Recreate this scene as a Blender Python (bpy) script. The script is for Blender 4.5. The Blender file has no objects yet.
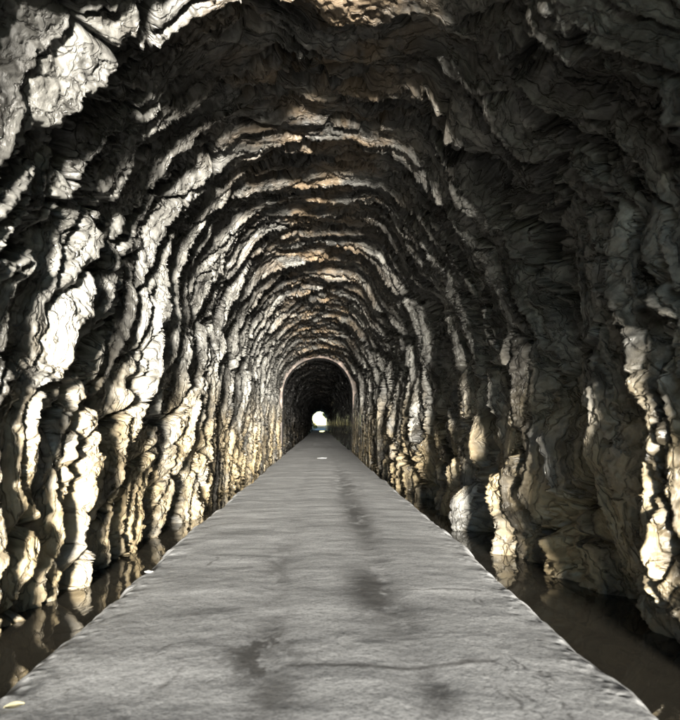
import bpy, math, random
import numpy as np
from mathutils import Vector

random.seed(7)
scene = bpy.context.scene
COL = scene.collection

# ------------------------------------------------------------------ camera
EYE = 1.6
F_PX = 600.0                      # focal length in pixels of the 680 x 720 photograph
cam_data = bpy.data.cameras.new("camera")
cam = bpy.data.objects.new("camera", cam_data)
COL.objects.link(cam)
cam_data.sensor_fit = 'HORIZONTAL'
cam_data.sensor_width = 36.0
cam_data.lens = 36.0 * F_PX / 680.0
cam_data.clip_start = 0.05
cam_data.clip_end = 3000.0
cam.location = (0.0, 0.0, EYE)
pitch = math.atan(65.0 / F_PX)
yaw = math.atan(20.0 / F_PX)
cam.rotation_euler = (math.pi / 2 + pitch, 0.0, -yaw)
cam_data.dof.use_dof = True
cam_data.dof.focus_distance = 14.0
cam_data.dof.aperture_fstop = 2.0
scene.camera = cam

# ------------------------------------------------------------------ light
SUN_AZ = math.radians(2.2)        # sun stands behind the camera, a little to the right
SUN_EL = math.radians(1.5)
world = bpy.data.worlds.new("World")
scene.world = world
world.use_nodes = True
wn = world.node_tree
wn.nodes.clear()
w_out = wn.nodes.new('ShaderNodeOutputWorld')
w_bg = wn.nodes.new('ShaderNodeBackground')
w_sky = wn.nodes.new('ShaderNodeTexSky')
w_sky.sky_type = 'NISHITA'
w_sky.sun_disc = False
w_sky.sun_elevation = SUN_EL
w_sky.sun_rotation = math.pi - SUN_AZ
w_sky.dust_density = 0.0
w_sky.air_density = 0.42
w_bg.inputs['Strength'].default_value = 0.05
wn.links.new(w_sky.outputs[0], w_bg.inputs['Color'])
wn.links.new(w_bg.outputs[0], w_out.inputs['Surface'])

sun_data = bpy.data.lights.new("sun", 'SUN')
sun_data.energy = 5.0
sun_data.angle = math.radians(11.0)
sun_data.color = (1.0, 0.95, 0.86)
sun = bpy.data.objects.new("sun", sun_data)
COL.objects.link(sun)
sd = Vector((-math.sin(SUN_AZ) * math.cos(SUN_EL), math.cos(SUN_AZ) * math.cos(SUN_EL), -math.sin(SUN_EL)))
sun.rotation_euler = sd.to_track_quat('-Z', 'Y').to_euler()
sun.location = (3.0, -40.0, 14.0)

vs = scene.view_settings
vs.view_transform = 'Standard'
vs.look = 'None'
vs.exposure = 4.0
vs.gamma = 1.0
vs.use_curve_mapping = False
scene.cycles.use_denoising = True
scene.cycles.max_bounces = 6
scene.cycles.diffuse_bounces = 1
scene.cycles.glossy_bounces = 3
scene.cycles.sample_clamp_indirect = 4.0

# ------------------------------------------------------------------ numeric noise
def _hash(ix, iy, iz, seed):
    h = (ix.astype(np.int64) * 374761393 + iy.astype(np.int64) * 668265263
         + iz.astype(np.int64) * 2147483647 + seed * 974711) & 0xFFFFFFFF
    h = ((h ^ (h >> 13)) * 1274126177) & 0xFFFFFFFF
    h = ((h ^ (h >> 16)) * 2246822519) & 0xFFFFFFFF
    h = h ^ (h >> 15)
    return (h & 0xFFFFFF).astype(np.float32) / 16777215.0

def vnoise(x, y, z, seed=0):
    x, y, z = np.broadcast_arrays(x, y, z)
    x0, y0, z0 = np.floor(x), np.floor(y), np.floor(z)
    fx, fy, fz = x - x0, y - y0, z - z0
    fx = fx * fx * fx * (fx * (fx * 6 - 15) + 10)
    fy = fy * fy * fy * (fy * (fy * 6 - 15) + 10)
    fz = fz * fz * fz * (fz * (fz * 6 - 15) + 10)
    r = 0.0
    for dx in (0, 1):
        wx = fx if dx else 1 - fx
        for dy in (0, 1):
            wy = fy if dy else 1 - fy
            for dz in (0, 1):
                wz = fz if dz else 1 - fz
                r = r + wx * wy * wz * _hash(x0 + dx, y0 + dy, z0 + dz, seed)
    return r * 2 - 1

def fbm(x, y, z, octaves=3, seed=0, gain=0.5):
    a, f, s = 1.0, 1.0, 0.0
    for o in range(octaves):
        s = s + a * vnoise(x * f + 13.7 * o, y * f + 7.1 * o, z * f + 3.3 * o, seed + o)
        a *= gain
        f *= 2.03
    return s

def worley(a, b, seed):
    """cells of a 2-D plane: border distance, two random numbers per cell, local offset"""
    a0, b0 = np.floor(a), np.floor(b)
    f1 = np.full(a.shape, 9.0, np.float32)
    f2 = np.full(a.shape, 9.0, np.float32)
    ida = np.zeros(a.shape, np.float32); idb = np.zeros(a.shape, np.float32)
    la = np.zeros(a.shape, np.float32); lb = np.zeros(a.shape, np.float32)
    zero = np.zeros(a.shape, np.float32)
    for da in (-1, 0, 1):
        for db in (-1, 0, 1):
            ca, cb = a0 + da, b0 + db
            pa = ca + 0.1 + 0.8 * _hash(ca, cb, zero, seed)
            pb = cb + 0.1 + 0.8 * _hash(ca, cb, zero, seed + 1)
            ea, eb = a - pa, b - pb
            d = np.sqrt(ea * ea + eb * eb)
            near = d < f1
            f2 = np.where(near, f1, np.minimum(f2, d))
            f1 = np.where(near, d, f1)
            ida = np.where(near, ca, ida); idb = np.where(near, cb, idb)
            la = np.where(near, ea, la); lb = np.where(near, eb, lb)
    return (f2 - f1, _hash(ida, idb, zero, seed + 2), _hash(ida, idb, zero, seed + 3),
            _hash(ida, idb, zero, seed + 4), la, lb)

def smooth(e0, e1, v):
    t = np.clip((v - e0) / (e1 - e0), 0, 1)
    return t * t * (3 - 2 * t)

# ------------------------------------------------------------------ object helpers
def put(name, mesh, parent=None, mats=(), **props):
    o = bpy.data.objects.new(name, mesh)
    COL.objects.link(o)
    for m in mats:
        mesh.materials.append(m)
    if parent is not None:
        o.parent = parent
    for k, v in props.items():
        o[k] = v
    return o

def empty(name, loc=(0, 0, 0), **props):
    o = bpy.data.objects.new(name, None)
    COL.objects.link(o)
    o.location = loc
    o.empty_display_size = 0.3
    for k, v in props.items():
        o[k] = v
    return o

def grid_mesh(name, P, attrs=None, flip=False, shade_smooth=True):
    """P: (rows, cols, 3) array of points"""
    R, C = P.shape[:2]
    me = bpy.data.meshes.new(name)
    me.vertices.add(R * C)
    me.vertices.foreach_set("co", np.ascontiguousarray(P, np.float32).ravel())
    i = np.arange(R * C, dtype=np.int32).reshape(R, C)
    a, b, c, d = i[:-1, :-1], i[:-1, 1:], i[1:, 1:], i[1:, :-1]
    q = np.stack((a, d, c, b) if flip else (a, b, c, d), -1).reshape(-1, 4)
    n = len(q)
    me.loops.add(n * 4)
    me.loops.foreach_set("vertex_index", q.ravel())
    me.polygons.add(n)
    me.polygons.foreach_set("loop_start", np.arange(0, n * 4, 4, dtype=np.int32))
    me.polygons.foreach_set("use_smooth", np.full(n, shade_smooth, dtype=bool))
    me.update(calc_edges=True)
    for key, arr in (attrs or {}).items():
        if arr.ndim == 3:
            at = me.attributes.new(key, 'FLOAT_VECTOR', 'POINT')
            at.data.foreach_set("vector", np.ascontiguousarray(arr, np.float32).ravel())
        else:
            at = me.attributes.new(key, 'FLOAT', 'POINT')
            at.data.foreach_set("value", np.ascontiguousarray(arr, np.float32).ravel())
    return me

def poly_mesh(name, verts, faces, shade_smooth=False):
    me = bpy.data.meshes.new(name)
    me.from_pydata([tuple(map(float, v)) for v in verts], [], [tuple(map(int, f)) for f in faces])
    if shade_smooth:
        for p in me.polygons:
            p.use_smooth = True
    me.update()
    return me

# ------------------------------------------------------------------ material helpers
class Mat:
    def __init__(self, name):
        self.m = bpy.data.materials.new(name)
        self.m.use_nodes = True
        self.nt = self.m.node_tree
        self.nt.nodes.clear()
        self.out = self.n('ShaderNodeOutputMaterial')
        self.bsdf = self.n('ShaderNodeBsdfPrincipled')
        self.l(self.bsdf.outputs[0], self.out.inputs['Surface'])
    def n(self, t, **kw):
        x = self.nt.nodes.new(t)
        for k, v in kw.items():
            setattr(x, k, v)
        return x
    def l(self, a, b):
        self.nt.links.new(a, b)
    def val(self, sock, v):
        if hasattr(v, 'is_linked') or hasattr(v, 'links'):
            self.l(v, sock)
        else:
            sock.default_value = v
    def noise(self, vec, scale, detail=4, rough=0.55, distort=0.0):
        x = self.n('ShaderNodeTexNoise')
        self.l(vec, x.inputs['Vector'])
        x.inputs['Scale'].default_value = scale
        x.inputs['Detail'].default_value = detail
        x.inputs['Roughness'].default_value = rough
        x.inputs['Distortion'].default_value = distort
        return x.outputs['Fac']
    def scale(self, vec, s):
        x = self.n('ShaderNodeMapping')
        self.l(vec, x.inputs['Vector'])
        x.inputs['Scale'].default_value = s
        return x.outputs[0]
    def ramp(self, fac, stops):
        x = self.n('ShaderNodeValToRGB')
        self.l(fac, x.inputs[0])
        e = x.color_ramp.elements
        while len(e) < len(stops):
            e.new(0.5)
        for i, (p, c) in enumerate(stops):
            e[i].position = p
            e[i].color = (*c, 1) if len(c) == 3 else c
        return x.outputs[0]
    def math(self, op, a, b=0.0, clamp=False):
        x = self.n('ShaderNodeMath', operation=op, use_clamp=clamp)
        self.val(x.inputs[0], a)
        self.val(x.inputs[1], b)
        return x.outputs[0]
    def maprange(self, v, a, b, c=0.0, d=1.0):
        x = self.n('ShaderNodeMapRange', interpolation_type='SMOOTHSTEP')
        self.l(v, x.inputs[0])
        for i, q in enumerate((a, b, c, d)):
            x.inputs[i + 1].default_value = q
        return x.outputs[0]
    def mix(self, fac, a, b, blend='MIX'):
        x = self.n('ShaderNodeMix', data_type='RGBA', blend_type=blend)
        self.val(x.inputs[0], fac)
        for sock, v in ((x.inputs[6], a), (x.inputs[7], b)):
            if isinstance(v, tuple):
                sock.default_value = (*v, 1)
            else:
                self.l(v, sock)
        return x.outputs[2]
    def bump(self, h, strength, dist, normal=None):
        x = self.n('ShaderNodeBump')
        self.l(h, x.inputs['Height'])
        x.inputs['Strength'].default_value = strength
        x.inputs['Distance'].default_value = dist
        if normal is not None:
            self.l(normal, x.inputs['Normal'])
        return x.outputs[0]

def rock_material():
    M = Mat("rough_gneiss")
    at = M.n('ShaderNodeAttribute', attribute_name="strata").outputs['Vector']
    obj = M.n('ShaderNodeTexCoord').outputs['Object']
    sep = M.n('ShaderNodeSeparateXYZ'); M.l(obj, sep.inputs[0])
    X, Z = sep.outputs['X'], sep.outputs['Z']
    band = M.noise(M.scale(at, (0.7, 3.0, 1)), 1.0, 5, 0.6, 0.2)
    fine = M.noise(M.scale(at, (2.2, 7.0, 1)), 1.6, 6, 0.65, 0.3)
    blot = M.noise(obj, 0.75, 4, 0.6)
    grit = M.noise(obj, 22.0, 4, 0.7)
    grey = M.ramp(band, [(0.28, (0.05, 0.049, 0.045)), (0.5, (0.145, 0.142, 0.131)), (0.70, (0.38, 0.372, 0.34))])
    f = M.ramp(fine, [(0.3, (0.55, 0.54, 0.52)), (0.62, (1.0, 1.0, 1.0))])
    c = M.mix(0.8, grey, f, 'MULTIPLY')
    g = M.ramp(grit, [(0.35, (0.6, 0.6, 0.6)), (0.6, (1.0, 1.0, 1.0))])
    c = M.mix(0.6, c, g, 'MULTIPLY')
    hv = M.n('ShaderNodeMixRGB' if False else 'ShaderNodeVectorMath', operation='ADD')
    M.l(M.scale(at, (1.6, 5.0, 1)), hv.inputs[0])
    hw = M.n('ShaderNodeTexNoise'); M.l(M.scale(at, (1.5, 4.0, 1)), hw.inputs['Vector']); hw.inputs['Scale'].default_value = 1.6; hw.inputs['Detail'].default_value = 5
    M.l(hw.outputs['Color'], hv.inputs[1])
    hair = M.n('ShaderNodeTexVoronoi', feature='DISTANCE_TO_EDGE'); M.l(hv.outputs[0], hair.inputs['Vector']); hair.inputs['Scale'].default_value = 1.5
    hairline = M.maprange(hair.outputs['Distance'], 0.0, 0.07)
    gap_shade = M.maprange(M.noise(M.scale(at, (0.22, 1.7, 1)), 1.0, 5, 0.6, 0.3), 0.52, 0.62)  # dark bands standing in for shaded crevices, put into the rock colour
    # ochre mineral staining low on the walls
    low = M.maprange(Z, 3.2, 0.2)
    och = M.math('MULTIPLY', low, M.maprange(blot, 0.34, 0.56), True)
    c = M.mix(M.math('MULTIPLY', och, 0.8), c, M.mix(fine, (0.20, 0.135, 0.062), (0.46, 0.38, 0.23)))
    # rust washed out of the crown of the vault
    axx = M.math('ABSOLUTE', X)
    crown = M.math('MULTIPLY', M.maprange(axx, 2.4, 0.3), M.maprange(Z, 4.4, 5.2))
    rust = M.math('MULTIPLY', crown, M.maprange(M.noise(M.scale(at, (1.0, 1.3, 1)), 1.1, 4, 0.6), 0.42, 0.62))
    c = M.mix(M.math('MULTIPLY', rust, 0.8), c, M.mix(band, (0.17, 0.11, 0.06), (0.36, 0.27, 0.17)))
    # old locomotive soot on the vault
    soot = M.math('MULTIPLY', M.maprange(Z, 2.6, 5.2), M.maprange(blot, 0.70, 0.40), True)
    c = M.mix(M.math('MULTIPLY', soot, 0.25), c, (0.035, 0.032, 0.03))
    c = M.mix(M.math('MULTIPLY', gap_shade, 0.80), c, (0.018, 0.017, 0.015))
    c = M.mix(M.math('MULTIPLY', M.math('SUBTRACT', 1.0, hairline), 0.32), c, (0.02, 0.018, 0.015))
    # deep bore past the brick rib: darkness of unlit rock painted into the colour
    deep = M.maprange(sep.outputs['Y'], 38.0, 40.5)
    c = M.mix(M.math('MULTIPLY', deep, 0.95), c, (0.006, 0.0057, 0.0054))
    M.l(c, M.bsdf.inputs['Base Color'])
    wet = M.noise(obj, 1.3, 3, 0.5)
    M.l(M.maprange(wet, 0.38, 0.56, 0.55, 0.15), M.bsdf.inputs['Roughness'])
    M.bsdf.inputs['Specular IOR Level'].default_value = 0.5
    nb = M.bump(M.noise(M.scale(at, (2.5, 9.0, 1)), 2.2, 7, 0.65, 0.3), 0.7, 0.035)
    nb = M.bump(grit, 0.5, 0.012, nb)
    nb = M.bump(hairline, 0.8, 0.03, nb)
    M.l(nb, M.bsdf.inputs['Normal'])
    return M.m

def path_material():
    M = Mat("packed_cinder_gravel")
    obj = M.n('ShaderNodeTexCoord').outputs['Object']
    darken = M.n('ShaderNodeAttribute', attribute_name="darken").outputs['Fac']  # darkening mask, painted light fall-off included
    base = M.noise(M.scale(obj, (0.9, 0.55, 1)), 1.4, 5, 0.6)
    rip = M.noise(M.scale(obj, (1.2, 4.5, 1)), 2.2, 6, 0.65, 0.3)
    grit = M.noise(obj, 55.0, 3, 0.7)
    vor = M.n('ShaderNodeTexVoronoi'); M.l(obj, vor.inputs['Vector']); vor.inputs['Scale'].default_value = 38.0
    c = M.ramp(base, [(0.3, (0.32, 0.325, 0.325)), (0.7, (0.46, 0.465, 0.465))])
    c = M.mix(0.55, c, M.ramp(rip, [(0.3, (0.55, 0.55, 0.55)), (0.6, (1, 1, 1))]), 'MULTIPLY')
    c = M.mix(0.5, c, M.ramp(grit, [(0.3, (0.5, 0.5, 0.5)), (0.62, (1, 1, 1))]), 'MULTIPLY')
    peb = M.n('ShaderNodeTexVoronoi'); M.l(obj, peb.inputs['Vector']); peb.inputs['Scale'].default_value = 60.0
    pv = M.n('ShaderNodeSeparateXYZ'); M.l(peb.outputs['Color'], pv.inputs[0])
    c = M.mix(0.7, c, M.ramp(pv.outputs['X'], [(0.0, (0.45, 0.45, 0.45)), (0.3, (0.85, 0.85, 0.85)), (1.0, (1, 1, 1))]), 'MULTIPLY')
    c = M.mix(darken, c, (0.035, 0.034, 0.032))
    M.l(c, M.bsdf.inputs['Base Color'])
    M.l(M.maprange(darken, 0.0, 0.8, 0.85, 0.5), M.bsdf.inputs['Roughness'])
    nb = M.bump(rip, 0.06, 0.003)
    nb = M.bump(vor.outputs['Distance'], 0.12, 0.004, nb)
    nb = M.bump(grit, 0.2, 0.004, nb)
    M.l(nb, M.bsdf.inputs['Normal'])
    return M.m

def water_material(name, rough=0.03):
    M = Mat(name)
    obj = M.n('ShaderNodeTexCoord').outputs['Object']
    M.bsdf.inputs['Base Color'].default_value = (0.030, 0.027, 0.021, 1)
    M.bsdf.inputs['Roughness'].default_value = rough
    M.bsdf.inputs['IOR'].default_value = 1.33
    M.l(M.bump(M.noise(M.scale(obj, (1, 0.6, 1)), 3.0, 2, 0.5), 0.10, 0.02), M.bsdf.inputs['Normal'])
    return M.m

def plain_material(name, c1, c2, scale=4.0, rough=0.8, bump=0.3, bdist=0.02):
    M = Mat(name)
    obj = M.n('ShaderNodeTexCoord').outputs['Object']
    nz = M.noise(obj, scale, 5, 0.6)
    M.l(M.ramp(nz, [(0.3, c1), (0.7, c2)]), M.bsdf.inputs['Base Color'])
    M.bsdf.inputs['Roughness'].default_value = rough
    M.l(M.bump(nz, bump, bdist), M.bsdf.inputs['Normal'])
    return M.m

def brick_material():
    M = Mat("sooty_shaded_brick")
    at = M.n('ShaderNodeAttribute', attribute_name="course").outputs['Vector']
    br = M.n('ShaderNodeTexBrick')
    M.l(at, br.inputs['Vector'])
    br.inputs['Color1'].default_value = (0.25, 0.175, 0.145, 1)
    br.inputs['Color2'].default_value = (0.20, 0.145, 0.12, 1)
    br.inputs['Mortar'].default_value = (0.20, 0.18, 0.16, 1)
    br.inputs['Scale'].default_value = 1.0
    br.inputs['Brick Width'].default_value = 0.23
    br.inputs['Row Height'].default_value = 0.08
    br.inputs['Mortar Size'].default_value = 0.008
    nz = M.noise(at, 1.8, 5, 0.6)
    c = M.mix(M.maprange(nz, 0.30, 0.55), br.outputs['Color'], (0.07, 0.058, 0.05))
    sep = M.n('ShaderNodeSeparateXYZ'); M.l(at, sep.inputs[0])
    c = M.mix(M.maprange(sep.outputs['X'], 0.76, 0.84), c, (0.022, 0.02, 0.018))  # soffit painted near-black, its shade put into the brick colour
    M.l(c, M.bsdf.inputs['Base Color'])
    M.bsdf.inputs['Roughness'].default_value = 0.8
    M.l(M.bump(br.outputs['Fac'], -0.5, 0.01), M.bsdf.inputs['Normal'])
    return M.m

def leaf_material(name, c1, c2):
    M = Mat(name)
    obj = M.n('ShaderNodeTexCoord').outputs['Object']
    M.l(M.ramp(M.noise(obj, 1.7, 3), [(0.35, c1), (0.65, c2)]), M.bsdf.inputs['Base Color'])
    M.bsdf.inputs['Roughness'].default_value = 0.6
    return M.m

ROCK = rock_material()
PATH = path_material()
WATER = water_material("ditch_water")
BRICK = brick_material()
GRASS = plain_material("rough_grass", (0.035, 0.05, 0.015), (0.09, 0.10, 0.035), 0.6, 0.95)
HILL = plain_material("wooded_hill_soil", (0.03, 0.035, 0.015), (0.08, 0.075, 0.04), 0.3, 0.95)
WOOD = plain_material("weathered_timber", (0.06, 0.05, 0.04), (0.13, 0.11, 0.09), 6.0, 0.8)
BARK = plain_material("bark", (0.04, 0.03, 0.022), (0.10, 0.08, 0.06), 9.0, 0.9)
STONE = plain_material("pale_grey_stone", (0.09, 0.09, 0.085), (0.22, 0.215, 0.20), 14.0, 0.75, 0.5, 0.01)
LEAF = leaf_material("summer_leaves", (0.04, 0.075, 0.015), (0.09, 0.13, 0.03))
SHRUB = leaf_material("shrub_leaves", (0.035, 0.055, 0.015), (0.075, 0.10, 0.03))
DRY = plain_material("dry_yellow_leaf", (0.34, 0.30, 0.16), (0.46, 0.42, 0.27), 30.0, 0.6, 0.3, 0.004)

# ------------------------------------------------------------------ tunnel profile
Y0, Y1 = -4.5, 197.0              # near mouth (behind the camera) and far mouth
WATER_Z = -0.13
HL, HR, SPRING, CROWN = 2.72, 2.95, 3.55, 6.25

def profile(n):
    """points and inward normals along the horseshoe, left foot to right foot"""
    pts = []
    for z in np.linspace(-0.55, SPRING, 400):
        pts.append((-HL + 0.05 * max(0.0, 1 - z / SPRING), z))
    for a in np.linspace(math.pi, 0, 800)[1:-1]:
        hx = HL if a > math.pi / 2 else HR
        pts.append((hx * math.cos(a), SPRING + (CROWN - SPRING) * math.sin(a) ** 0.92))
    for z in np.linspace(SPRING, -0.55, 400):
        pts.append((HR - 0.05 * max(0.0, 1 - z / SPRING), z))
    p = np.array(pts)
    s = np.concatenate(([0], np.cumsum(np.hypot(*np.diff(p, axis=0).T))))
    u = np.linspace(0, s[-1], n)
    q = np.stack((np.interp(u, s, p[:, 0]), np.interp(u, s, p[:, 1])), 1)
    k = 12
    e = np.pad(q, ((k, k), (0, 0)), mode='edge')
    t = e[2 * k:] - e[:-2 * k]
    t /= np.linalg.norm(t, axis=1, keepdims=True)
    nrm = np.stack((t[:, 1], -t[:, 0]), 1)          # to the right of travel = inward
    return q, nrm, u

def stations(step, first, lo, hi, near):
    ys = list(np.arange(lo, near, first))
    y = near
    while y < hi:
        ys.append(y)
        y += max(step * y, 0.012)
    ys.append(hi)
    return np.array(ys)

NC = 960
Q, N2, U = profile(NC)
YS = stations(0.0029, 0.06, Y0, Y1, 2.6)
R = len(YS)
u = np.broadcast_to(U[None, :].astype(np.float32), (R, NC))
yy = np.broadcast_to(YS[:, None].astype(np.float32), (R, NC))
bx = np.broadcast_to(Q[None, :, 0].astype(np.float32), (R, NC))
bz = np.broadcast_to(Q[None, :, 1].astype(np.float32), (R, NC))

# beds of rock dip away from the near mouth: higher up means farther in
warp = 0.45 * fbm(bx * 0.45, yy * 0.35, bz * 0.45, 3, 11)
warp2 = 0.15 * fbm(bx * 1.7, yy * 1.5, bz * 1.7, 5, 21, 0.6)
T = yy - 0.45 * bz + warp + warp2
UU = u + 0.5 * fbm(bx * 0.5 + 9, yy * 0.5, bz * 0.5, 2, 31)

D = 0.28 * np.clip((yy - 4) / 34, 0, 1) + 0.08 * fbm(bx * 0.30, yy * 0.22, bz * 0.30, 2, 41)
jag = 0.028 * fbm(bx * 5, yy * 5, bz * 5, 3, 23, 0.6)
def notch(d, w):
    return np.clip(1 - d / w, 0, 1) ** 1.3

# a few wide overbreaks where whole slabs have come away
rt, lf = smooth(1.2, 2.2, bx), smooth(-1.2, -2.2, bx)
wj = 0.6 * warp + 0.25 * fbm(bx * 0.9, yy * 0.9, bz * 0.6, 2, 25)
for side, dip, c0, wd, dep, ztop in ((rt, 0.42, 6.1, 0.55, 0.50, 5.4), (rt, 0.10, 13.3, 0.85, 0.50, 4.6), (rt, 0.45, 9.4, 0.22, 0.35, 4.0),
                                     (lf, 0.45, 6.3, 0.10, 0.35, 3.8), (lf, 0.5, 10.6, 0.16, 0.30, 4.2), (rt, 0.3, 19.5, 0.6, 0.3, 4.4)):
    q = yy - dip * bz - c0 + wj
    D -= dep * side * np.exp(-(q / wd) ** 2) * smooth(ztop + 0.6, ztop - 0.6, bz + warp)
# thick slabs stand out one behind the other at the foot of the right wall
ph = (yy - 0.35 * bz + 0.8 * warp + warp2) / 1.7
fr = ph - np.floor(ph)
D += 0.24 * rt * smooth(3.0, 1.4, bz + 0.8 * warp) * (np.minimum(fr, (1 - fr) * 5) - 0.45)
vaulty = smooth(3.0, 5.6, bz)
vaulty = vaulty * (1 - 0.85 * smooth(1.0, 2.3, bx)) * (1 - 0.45 * smooth(-1.2, -2.3, bx))
D -= 0.95 * vaulty * (1 - np.clip((yy - 1) / 34, 0, 1))
D += 0.42 * smooth(1.2, 2.6, bx) * np.clip((yy - 7) / 31, 0, 1)
D -= 0.17 * (1 - smooth(1.2, 2.2, bx) * smooth(4.2, 2.8, bz)) * smooth(33.5, 35.5, yy) * smooth(40.5, 38.5, yy)
D += (0.10 + 0.22 * np.clip((yy - 4) / 14, 0, 1)) * smooth(3.2, 1.2, bz) * smooth(0.5, 2.0, bx)
e, r1, r2, r3, la, lb = worley(UU / 3.9 + jag, T / 0.98 + jag, 101)
D += 0.10 * (r1 - 0.45) + (0.35 + 0.45 * r2) * lb * (0.46 + 0.22 * rt) + (r3 - 0.5) * 0.16 * la
D -= 0.42 * notch(e, 0.10) * (0.35 + r1)
e, r1, r2, r3, la, lb = worley(UU / 2.0 + 3.1, T / 0.40 + 0.1 * warp2 + jag, 202)
D += 0.07 * (r1 - 0.45) + (0.4 + 0.5 * r2) * lb * 0.19 + (r3 - 0.5) * 0.14 * la
D -= 0.20 * notch(e, 0.11) * (0.3 + 1.2 * r3)
e, r1, r2, r3, la, lb = worley(UU / 0.60 + 1.3 + jag, T / 0.17 + 1.2 * jag, 303)
k3 = 0.45 + 0.9 * smooth(-0.3, 0.4, fbm(bx * 0.9, yy * 0.9, bz * 0.9, 2, 55))
D += k3 * (0.028 * (r1 - 0.5) + (0.2 + r2) * lb * 0.04 + (r3 - 0.5) * 0.03 * la - 0.045 * notch(e, 0.12))
e, r1, r2, r3, la, lb = worley(UU / 0.16 + 5.3, T / 0.07, 404)
D += k3 * smooth(26.0, 8.0, yy) * (0.013 * (r1 - 0.5) + (r2 - 0.3) * lb * 0.020 + (r3 - 0.5) * 0.016 * la)
for per, wd, dep, sd in ((0.95, 0.060, 0.50, 1), (0.55, 0.060, 0.26, 2)):
    ph = T / per + 0.6 * fbm(UU * 0.6, T * 0.6, 0 * T + sd, 4, 700 + sd) + 0.6 * jag
    k = np.floor(ph + 0.5)
    open_ = smooth(0.0, 0.45, vnoise(UU * 0.55 + k * 7.3, k * 3.1, 0 * T, 710 + sd))      # a joint gapes along part of its length
    D -= dep * open_ * notch(np.abs(ph - k), 1.7 * wd)
D += 0.025 * fbm(bx * 2.6, T * 3.5, bz * 2.6, 3, 61) + 0.009 * fbm(bx * 11, yy * 12, bz * 11, 3, 71, 0.6)
flare = 0.75 * smooth(-0.5, -2.2, bx) * smooth(3.9, 2.6, bz) + 0.85 * smooth(1.0, 2.4, bx) * smooth(3.4, 1.6, bz)  # unseen near mouth widened to let sunlight onto the lower walls
D += lf * (0.12 * np.clip((yy - 5) / 12, 0, 1) * smooth(36, 28, yy) - 0.12 * smooth(7.0, 4.6, yy))
D += 0.55 * lf * smooth(3.2, 4.2, bz) * smooth(2.5, -3.0, yy)  # unseen bulge at the near mouth, added to shade the upper left
flare = flare - 0.35 * smooth(0.8, 2.0, bx) * smooth(1.9, 3.4, bz)  # near mouth narrowed at upper right to shade the wall behind it
D = np.clip(D, -1.75, 0.85) - (flare - 0.10) * (1 - smooth(-4.0, 4.5, yy))
shift = 0.10 * fbm(bx * 1.2, T * 1.2, bz * 1.2, 2, 81)

P = np.empty((R, NC, 3), np.float32)
P[..., 0] = bx + N2[None, :, 0] * D
P[..., 1] = yy + shift * smooth(Y0, Y0 + 1.0, yy)
P[..., 2] = bz + N2[None, :, 1] * D
strata = np.stack((UU, T, np.zeros_like(T)), -1)

tunnel = empty("rock_tunnel", (0, 0, 0),
               label="long rough-hewn rock tunnel of grey and ochre ledges arching over the gravel path", category="tunnel")
uL = int(np.searchsorted(U, SPRING + 0.55)); uR = NC - 1 - uL
for nm, a, b, lab in (("rock_wall", 0, uL, "pale sunlit rock wall left of the path, ochre at its foot"),
                      ("rock_wall", uR, NC - 1, "darker rock wall right of the path, deeply shadowed"),
                      ("rock_vault", uL, uR, "soot-darkened rock vault with rust-brown crown")):
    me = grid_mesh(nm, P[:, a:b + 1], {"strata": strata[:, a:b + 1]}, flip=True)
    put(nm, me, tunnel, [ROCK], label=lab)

# ------------------------------------------------------------------ path with cracks, ruts and dark lanes
def seg_dist(X, Y, pts):
    d = np.full(X.shape, 9.0, np.float32)
    for (x0, y0), (x1, y1) in zip(pts[:-1], pts[1:]):
        vx, vy = x1 - x0, y1 - y0
        t = np.clip(((X - x0) * vx + (Y - y0) * vy) / (vx * vx + vy * vy), 0, 1)
        d = np.minimum(d, np.hypot(X - x0 - t * vx, Y - y0 - t * vy))
    return d

PC = 420
PX = np.linspace(-2.45, 2.45, PC).astype(np.float32)
PY = stations(0.0035, 0.08, Y0 - 6.0, Y1 + 1.5, 2.4).astype(np.float32)
X, Y = np.meshgrid(PX, PY)
zero = np.zeros_like(X)
edge = np.where(X > 0, 1.92, 1.98) + 0.05 * fbm(Y * 0.45, zero + np.sign(X) * 5, zero, 2, 5) + 0.018 * fbm(Y * 1.3, zero + np.sign(X) * 3, zero, 3, 6)
out = np.abs(X) - edge
Zp = 0.03 * (1 - (X / 1.85) ** 2)
Zp += 0.004 * fbm(X * 0.9, Y * 1.6, zero, 3, 7) + 0.0006 * fbm(X * 5, Y * 6, zero, 3, 8) + 0.0004 * fbm(X * 22, Y * 22, zero, 2, 9)
rough_edge = smooth(-0.45, 0.0, out)
Zp += rough_edge * (0.005 * fbm(X * 4, Y * 4, zero, 3, 12) - 0.02)
e, r1, r2, r3, la, lb = worley(X / 0.09, Y / 0.09, 404)
Zp += rough_edge * np.where(r1 > 0.80, 0.004 * np.exp(-(la ** 2 + lb ** 2) / 0.09), 0.0)
pits = rough_edge * np.where(r1 < np.where(X > 0, 0.10, 0.03), np.exp(-(la ** 2 + (1.6 * lb) ** 2) / 0.08), 0.0)
Zp -= 0.006 * pits
Zp -= 0.42 * smooth(-0.10, 0.36, out + 0.03 * fbm(X * 5, Y * 5, zero, 3, 14))
for xr, wd, dp in ((0.58, 0.16, 0.022), (-0.47, 0.18, 0.016)):
    Zp -= dp * np.exp(-((X - xr - 0.06 * fbm(Y * 0.3, zero, zero, 2, 15)) / wd) ** 2)

def gp(px, py):
    """ground point under a photograph pixel, measured with the camera above"""
    d = Vector(((px - 340.0) / F_PX, (360.0 - py) / F_PX, -1.0))
    w = cam.rotation_euler.to_matrix() @ d
    k = -EYE / w.z
    return (k * w.x, k * w.y)

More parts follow.
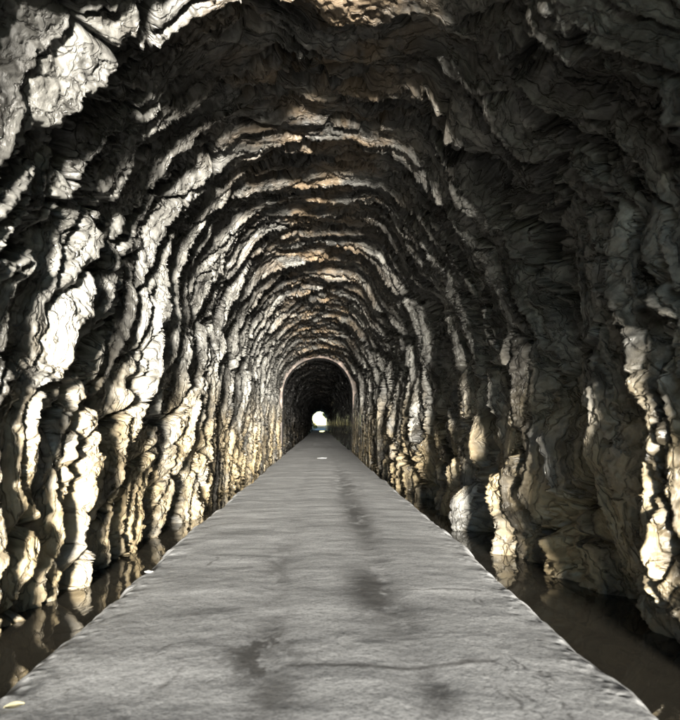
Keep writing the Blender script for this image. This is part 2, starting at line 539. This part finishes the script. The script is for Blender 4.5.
CRACKS = [([(284, 670), (330, 670), (380, 670), (430, 668), (492, 664)], 0.028, 0.0),
          ([(345, 593), (400, 592), (480, 591)], 0.022, 0.0),
          ([(168, 648), (158, 655), (146, 660)], 0.014, 0.006), ([(182, 668), (168, 686), (152, 699)], 0.014, 0.006),
          ([(222, 552), (217, 560), (210, 566)], 0.016, 0.006), ([(245, 556), (240, 562)], 0.014, 0.006),
          ([(466, 590), (482, 606)], 0.014, 0.012), ([(472, 590), (486, 604)], 0.012, 0.012),
          ([(505, 655), (522, 671)], 0.010, 0.02)]
rc = random.Random(4)
for _ in range(16):
    qx, qy = rc.uniform(478, 585), rc.uniform(655, 700)
    ln = rc.uniform(8, 26)
    CRACKS.append(([(qx, qy), (qx + ln * 0.5, qy + ln * rc.uniform(0.4, 0.7)), (qx + ln, qy + ln * 1.05)], rc.uniform(0.006, 0.012), 0.008))
for _ in range(12):
    qx, qy = rc.uniform(60, 240), rc.uniform(560, 700)
    ln = rc.uniform(6, 18)
    CRACKS.append(([(qx, qy), (qx - ln * 0.5, qy + ln * rc.uniform(0.3, 0.6)), (qx - ln, qy + ln * 0.8)], rc.uniform(0.006, 0.012), 0.005))
wob = 0.03 * fbm(X * 8, Y * 8, zero, 3, 17)
broken = smooth(-0.5, 0.4, fbm(X * 9, Y * 9, zero, 3, 19))
darken = np.zeros_like(X)  # mask that darkens the path: cracks, lanes, muddy edges, painted depth fade
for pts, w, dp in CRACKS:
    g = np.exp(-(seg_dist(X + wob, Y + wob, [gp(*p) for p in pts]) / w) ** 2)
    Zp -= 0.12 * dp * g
    darken = np.maximum(darken, 0.9 * g if dp == 0.0 else 0.75 * g * broken)

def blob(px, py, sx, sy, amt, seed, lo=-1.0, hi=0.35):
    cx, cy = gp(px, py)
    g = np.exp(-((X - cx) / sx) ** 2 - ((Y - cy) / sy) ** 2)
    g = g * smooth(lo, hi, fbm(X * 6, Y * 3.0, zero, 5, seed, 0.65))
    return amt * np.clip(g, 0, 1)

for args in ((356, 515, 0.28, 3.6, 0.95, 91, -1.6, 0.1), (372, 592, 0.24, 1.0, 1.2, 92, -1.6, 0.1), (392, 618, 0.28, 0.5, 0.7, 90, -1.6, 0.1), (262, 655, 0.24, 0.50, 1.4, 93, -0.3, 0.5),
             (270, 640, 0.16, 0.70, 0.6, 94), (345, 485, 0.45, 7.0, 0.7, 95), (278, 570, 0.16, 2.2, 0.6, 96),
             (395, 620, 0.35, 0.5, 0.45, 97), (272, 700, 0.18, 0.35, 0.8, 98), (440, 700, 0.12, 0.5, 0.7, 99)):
    darken = np.maximum(darken, blob(*args))  # dark lanes and patches, soft-edged and broken by noise
darken = np.maximum(darken, 1.1 * pits)
darken = np.maximum(darken, 0.48 * smooth(8, 34, Y))  # fall-off of light with depth, painted into the path colour
darken = np.maximum(darken, 0.65 * smooth(20, 42, Y) * smooth(-0.4, 0.4, fbm(X * 1.0, Y * 0.35, zero, 3, 18)))
darken = np.maximum(darken, 0.8 * smooth(-0.10, 0.08, out + 0.05 * fbm(X * 7, Y * 7, zero, 3, 20)))
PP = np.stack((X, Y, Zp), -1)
put("path", grid_mesh("path", PP, {"darken": 0.8 * np.clip(darken, 0, 1)}), None, [PATH], kind="structure")

# ditch water on both sides
for nm, xa, xb in (("ditch_water", -3.7, -1.8), ("ditch_water", 1.85, 3.9)):
    gx = np.linspace(xa, xb, 2); gy = np.linspace(Y0, Y1, 60)
    GX, GY = np.meshgrid(gx, gy)
    put(nm, grid_mesh(nm, np.stack((GX, GY, np.full_like(GX, WATER_Z)), -1)), None, [WATER], kind="structure")

# puddles far down the path
def puddle(px, py, rx, ry, seed):
    cx, cy = gp(px, py)
    rnd = random.Random(seed)
    n = 40
    ph = [rnd.uniform(0, 6.28) for _ in range(3)]
    v = [(cx, cy, 0.052)]
    for i in range(n):
        a = 2 * math.pi * i / n
        r = 1 + 0.18 * math.sin(2 * a + ph[0]) + 0.12 * math.sin(3 * a + ph[1]) + 0.07 * math.sin(5 * a + ph[2])
        v.append((cx + rx * r * math.cos(a), cy + ry * r * math.sin(a), 0.052))
    f = [(0, 1 + i, 1 + (i + 1) % n) for i in range(n)]
    put("puddle", poly_mesh("puddle", v, f), None, [WATER], kind="structure")
puddle(322, 431.5, 0.7, 14.0, 2)

# ------------------------------------------------------------------ brick arch rib deep in the tunnel
RIB_Y = 38.0
RIB_L, RIB_R, RIB_SP, RIB_CR = 2.38, 2.08, 3.45, 5.85

def rib_points(off):
    pts = [(-RIB_L - off, z) for z in np.linspace(-0.5, RIB_SP, 26)]
    for a in np.linspace(math.pi, 0, 61)[1:-1]:
        hx = (RIB_L if a > math.pi / 2 else RIB_R) + off
        pts.append((hx * math.cos(a), RIB_SP + (RIB_CR - RIB_SP + off) * math.sin(a)))
    pts += [(RIB_R + off, z) for z in np.linspace(RIB_SP, -0.5, 26)]
    return np.array(pts)

def rib_piece(name, i0, i1, parent):
    inn, outr = rib_points(0.0), rib_points(0.75)
    s = np.concatenate(([0], np.cumsum(np.hypot(*np.diff(inn, axis=0).T))))
    L = 1.4
    secs = []
    crs = []
    for j in range(i0, i1 + 1):
        jit = 0.012 * math.sin(j * 2.7) + 0.01 * math.sin(j * 5.3)
        ix, iz = inn[j]; ox, oz = outr[j]
        dx, dz = (ox - ix) / 0.75, (oz - iz) / 0.75
        ring = [(ox, RIB_Y + jit, oz), (ix + 0.03 * dx, RIB_Y + jit, iz + 0.03 * dz), (ix, RIB_Y + 0.03 + jit, iz),
                (ix, RIB_Y + L, iz), (ox, RIB_Y + L, oz)]
        secs.append(ring)
        crs.append([(0, s[j], 0), (0.72, s[j], 0), (0.75, s[j], 0), (0.75 + L, s[j], 0), (1.5 + L, s[j], 0)])
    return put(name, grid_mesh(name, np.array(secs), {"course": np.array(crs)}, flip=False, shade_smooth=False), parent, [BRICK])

rib = empty("brick_arch_rib", (0, RIB_Y, 0),
            label="narrow pinkish brick arch lining the tunnel far ahead, round the dark opening", category="arch")
for ob, i0, i1 in (("jamb", 0, 25), ("arch_ring", 25, 85), ("jamb", 85, 110)):
    o = rib_piece(ob, i0, i1, rib)
    o.matrix_parent_inverse = rib.matrix_world.inverted()
    o.location = (0, -RIB_Y, 0)

# ------------------------------------------------------------------ hill over the tunnel, ground outside
def hill():
    ys = np.concatenate(([Y0 - 0.02], np.linspace(Y0 + 2, Y1 - 2, 60), [Y1 + 0.02]))
    q, _, _ = profile(120)
    rows = []
    def ring(y, grow, zadd):
        c = np.array([0.0, 1.5])
        d = q - c
        d = d / np.linalg.norm(d, axis=1, keepdims=True)
        p = q + d * grow
        return np.stack((p[:, 0], np.full(len(p), y), np.where(q[:, 1] < 0, -0.6, p[:, 1] + zadd)), 1)
    rows.append(ring(ys[0], 1.8, 0))
    for i, y in enumerate(ys):
        k = min(1.0, min(y - Y0, Y1 - y) / 40 + 0.02)
        rows.append(ring(y, 6 + 30 * max(k, 0), 14 * max(k, 0)))
    rows.append(ring(ys[-1], 0.9, 0))
    Pn = np.array(rows)
    # the mouth faces: the unseen near one is offset to steer sunlight inside
    qx, qz = q[:, 0], q[:, 1]
    off = 0.15 + 0.75 * smooth(-0.5, -2.2, qx) * smooth(3.9, 2.6, qz) + 0.80 * smooth(1.0, 2.4, qx) * smooth(3.4, 1.6, qz) \
        + 1.0 * smooth(4.0, 6.0, qz) * (1 - 0.85 * smooth(1.0, 2.3, qx))
    d = q - np.array([0.0, 1.5]); d /= np.linalg.norm(d, axis=1, keepdims=True)
    first = np.stack((qx + d[:, 0] * off, np.full(len(q), ys[0]), qz + d[:, 1] * off), 1)[None]
    last = np.stack((q[:, 0] * 0.98, np.full(len(q), ys[-1]), q[:, 1]), 1)[None]
    Pn = np.concatenate((first, Pn, last))
    put("hillside", grid_mesh("hillside", Pn), None, [HILL], kind="structure")
hill()

g = 2500.0                          # ground cut off behind the near mouth to let low sunlight in
def sheet(name, x0, x1, y0, y1, z, m):
    put(name, poly_mesh(name, [(x0, y0, z), (x1, y0, z), (x1, y1, z), (x0, y1, z)], [(0, 1, 2, 3)]), None, [m], kind="structure")
sheet("ground", -g, g, -40, g, -0.60, GRASS)
# approach cuttings at both mouths stand level with the path
put("bank", poly_mesh("bank", [(-14, Y1 + .05, -0.03), (14, Y1 + .05, -0.03), (60, Y1 + 90, -0.03), (-60, Y1 + 90, -0.03)], [(0, 1, 2, 3)]), None, [GRASS], kind="structure")
GRAVEL_OUT = plain_material("pale_gravel", (0.30, 0.29, 0.26), (0.42, 0.41, 0.38), 20.0, 0.85)
sheet("road", -2.2, 2.2, Y1 + 1.6, Y1 + 60, -0.02, GRAVEL_OUT)
sheet("road", -3.0, 3.0, -39, Y0 - 6.0, -0.02, GRAVEL_OUT)

# ------------------------------------------------------------------ things beyond the far mouth
def box(v, f, c, s):
    b = len(v)
    for dx in (-1, 1):
        for dy in (-1, 1):
            for dz in (-1, 1):
                v.append((c[0] + dx * s[0], c[1] + dy * s[1], c[2] + dz * s[2]))
    for q in ((0, 1, 3, 2), (4, 6, 7, 5), (0, 4, 5, 1), (2, 3, 7, 6), (0, 2, 6, 4), (1, 5, 7, 3)):
        f.append(tuple(b + i for i in q))

FY = Y1 + 14.0
fence = empty("rail_fence", (0, FY, -0.03), label="dark timber rail fence crossing the bright opening at the far end", category="fence")
for zr in (1.42, 0.95):
    v, f = [], []
    box(v, f, (0, 0, zr), (4.2, 0.05, 0.09))
    put("rail", poly_mesh("rail", v, f), fence, [WOOD])
for xp in (-4.1, -2.1, 2.1, 4.1):
    v, f = [], []
    box(v, f, (xp, 0.13, 0.80), (0.08, 0.08, 0.80))
    put("post", poly_mesh("post", v, f), fence, [WOOD])

def foliage(n, centres, size, seed):
    rnd = random.Random(seed)
    v, f = [], []
    for _ in range(n):
        c, r = rnd.choice(centres)
        while True:
            p = Vector((rnd.uniform(-1, 1), rnd.uniform(-1, 1), rnd.uniform(-1, 1)))
            if 0.25 < p.length < 1:
                break
        p = Vector(c) + p * r
        a = Vector((rnd.gauss(0, 1), rnd.gauss(0, 1), rnd.gauss(0, 1))).normalized()
        b = a.orthogonal().normalized()
        s = size * rnd.uniform(0.6, 1.3)
        k = len(v)
        for q in (a * s, b * s * 0.5, -a * s, -b * s * 0.5):
            v.append(tuple(p + q))
        f.append((k, k + 1, k + 2, k + 3))
    return v, f

def tube(pts, radii, n=8):
    v, f = [], []
    for (x, y, z), r in zip(pts, radii):
        for i in range(n):
            a = 2 * math.pi * i / n
            v.append((x + r * math.cos(a), y + r * math.sin(a), z))
    for j in range(len(pts) - 1):
        for i in range(n):
            f.append((j * n + i, j * n + (i + 1) % n, (j + 1) * n + (i + 1) % n, (j + 1) * n + i))
    return v, f

def tree(name, loc, h, centres, label, category, leafmat, n, size, seed, spread):
    t = empty(name, loc, label=label, category=category)
    v, f = tube([(0, 0, 0), (0.1, 0, h * 0.4), (0.0, 0.1, h * 0.75), (0.15, 0, h)], [h * 0.035, h * 0.028, h * 0.02, h * 0.006])
    for c, r in centres:
        b = len(v)
        vv, ff = tube([(0.05, 0, h * 0.45), (c[0] * 0.5, c[1] * 0.5, (h * 0.5 + c[2]) / 2), tuple(c)], [h * 0.014, h * 0.01, h * 0.004], 6)
        v += vv; f += [tuple(i + b for i in q) for q in ff]
    put("trunk", poly_mesh("trunk", v, f, True), t, [BARK])
    v, f = foliage(n, centres, size, seed)
    put("crown", poly_mesh("crown", v, f), t, [leafmat])
    return t

tree("leafy_tree", (4.6, Y1 + 8.0, -0.03), 6.2,
     [((-2.2, 0, 4.6), 1.0), ((-3.0, 0.5, 5.2), 0.8), ((0, 0, 5.6), 1.6), ((1.2, 0.6, 4.6), 1.4), ((-1.2, -0.6, 4.9), 1.2)],
     "green tree hanging over the upper right of the bright far opening", "tree", LEAF, 2600, 0.16, 3, 2.0)
tree("low_shrub", (-1.75, Y1 + 6.0, -0.03), 1.9,
     [((0, 0, 1.5), 0.7), ((-0.6, 0.2, 1.9), 0.7), ((0.35, -0.2, 1.0), 0.6), ((-0.7, 0, 1.0), 0.8)],
     "dark leafy shrub at the lower left of the bright far opening", "shrub", SHRUB, 1500, 0.10, 5, 1.0)

# ------------------------------------------------------------------ loose stones and a leaf on the path edges
def stone_mesh(seed):
    import bmesh
    bm = bmesh.new()
    bmesh.ops.create_icosphere(bm, subdivisions=3, radius=1.0)
    co = np.array([v.co[:] for v in bm.verts], np.float32)
    n = 0.35 * fbm(co[:, 0] * 1.1 + seed * 7, co[:, 1] * 1.1, co[:, 2] * 1.1, 2, 500 + seed)
    n += 0.10 * fbm(co[:, 0] * 4 + seed, co[:, 1] * 4, co[:, 2] * 4, 2, 600 + seed)
    k = np.round(n * 6) / 6 * 0.5 + n * 0.5
    for v, d in zip(bm.verts, k):
        v.co *= 1 + float(d)
        v.co.z *= 0.62
        v.co.x *= 1.25
    me = bpy.data.meshes.new("loose_stone")
    bm.to_mesh(me); bm.free()
    for p in me.polygons:
        p.use_smooth = True
    return me

def path_height(x, y):
    i = int(np.clip(np.searchsorted(PY, y), 1, len(PY) - 1)); j = int(np.clip(np.searchsorted(PX, x), 1, PC - 1))
    return float(Zp[i, j])

stones = [stone_mesh(i) for i in range(5)]
for m in stones:
    m.materials.append(STONE)
sx, sy = gp(149, 571)
o = put("loose_stone", stones[1].copy(), None, [], label="small pale stone at the left edge of the path beside the ditch water", category="stone")
o.location = (sx, sy, path_height(sx, sy) + 0.01); o.scale = (0.03, 0.03, 0.025)

px_, py_ = gp(323, 459)
o = put("flat_stone", stones[2].copy(), None, [], label="pale flat stone lying alone on the path before the brick arch", category="stone")
o.data.materials.clear(); o.data.materials.append(plain_material("white_limestone", (0.25, 0.25, 0.24), (0.42, 0.42, 0.40), 9.0, 0.6))
o.location = (px_, py_, 0.05); o.scale = (0.17, 0.16, 0.03)

lx, ly = gp(14, 708)
v, f = [], []
for i in range(9):
    t = i / 8
    w = 0.055 * math.sin(math.pi * min(1, t * 0.95 + 0.03)) + 0.002
    for sgn in (-1, 0, 1):
        v.append((0.15 * (t - 0.5), sgn * w, 0.012 * abs(sgn) + 0.004 * math.sin(3.1 * t)))
for i in range(8):
    for j in (0, 1):
        f.append((i * 3 + j, i * 3 + 3 + j, i * 3 + 4 + j, i * 3 + j + 1))
leaf = put("fallen_leaf", poly_mesh("fallen_leaf", v, f, True), None, [DRY],
           label="fallen yellow leaf on the path edge beside the left ditch", category="leaf")
leaf.location = (lx, ly, path_height(lx, ly) + 0.012)
leaf.rotation_euler = (0.05, -0.05, 0.35); leaf.scale = (0.7, 0.7, 0.5)
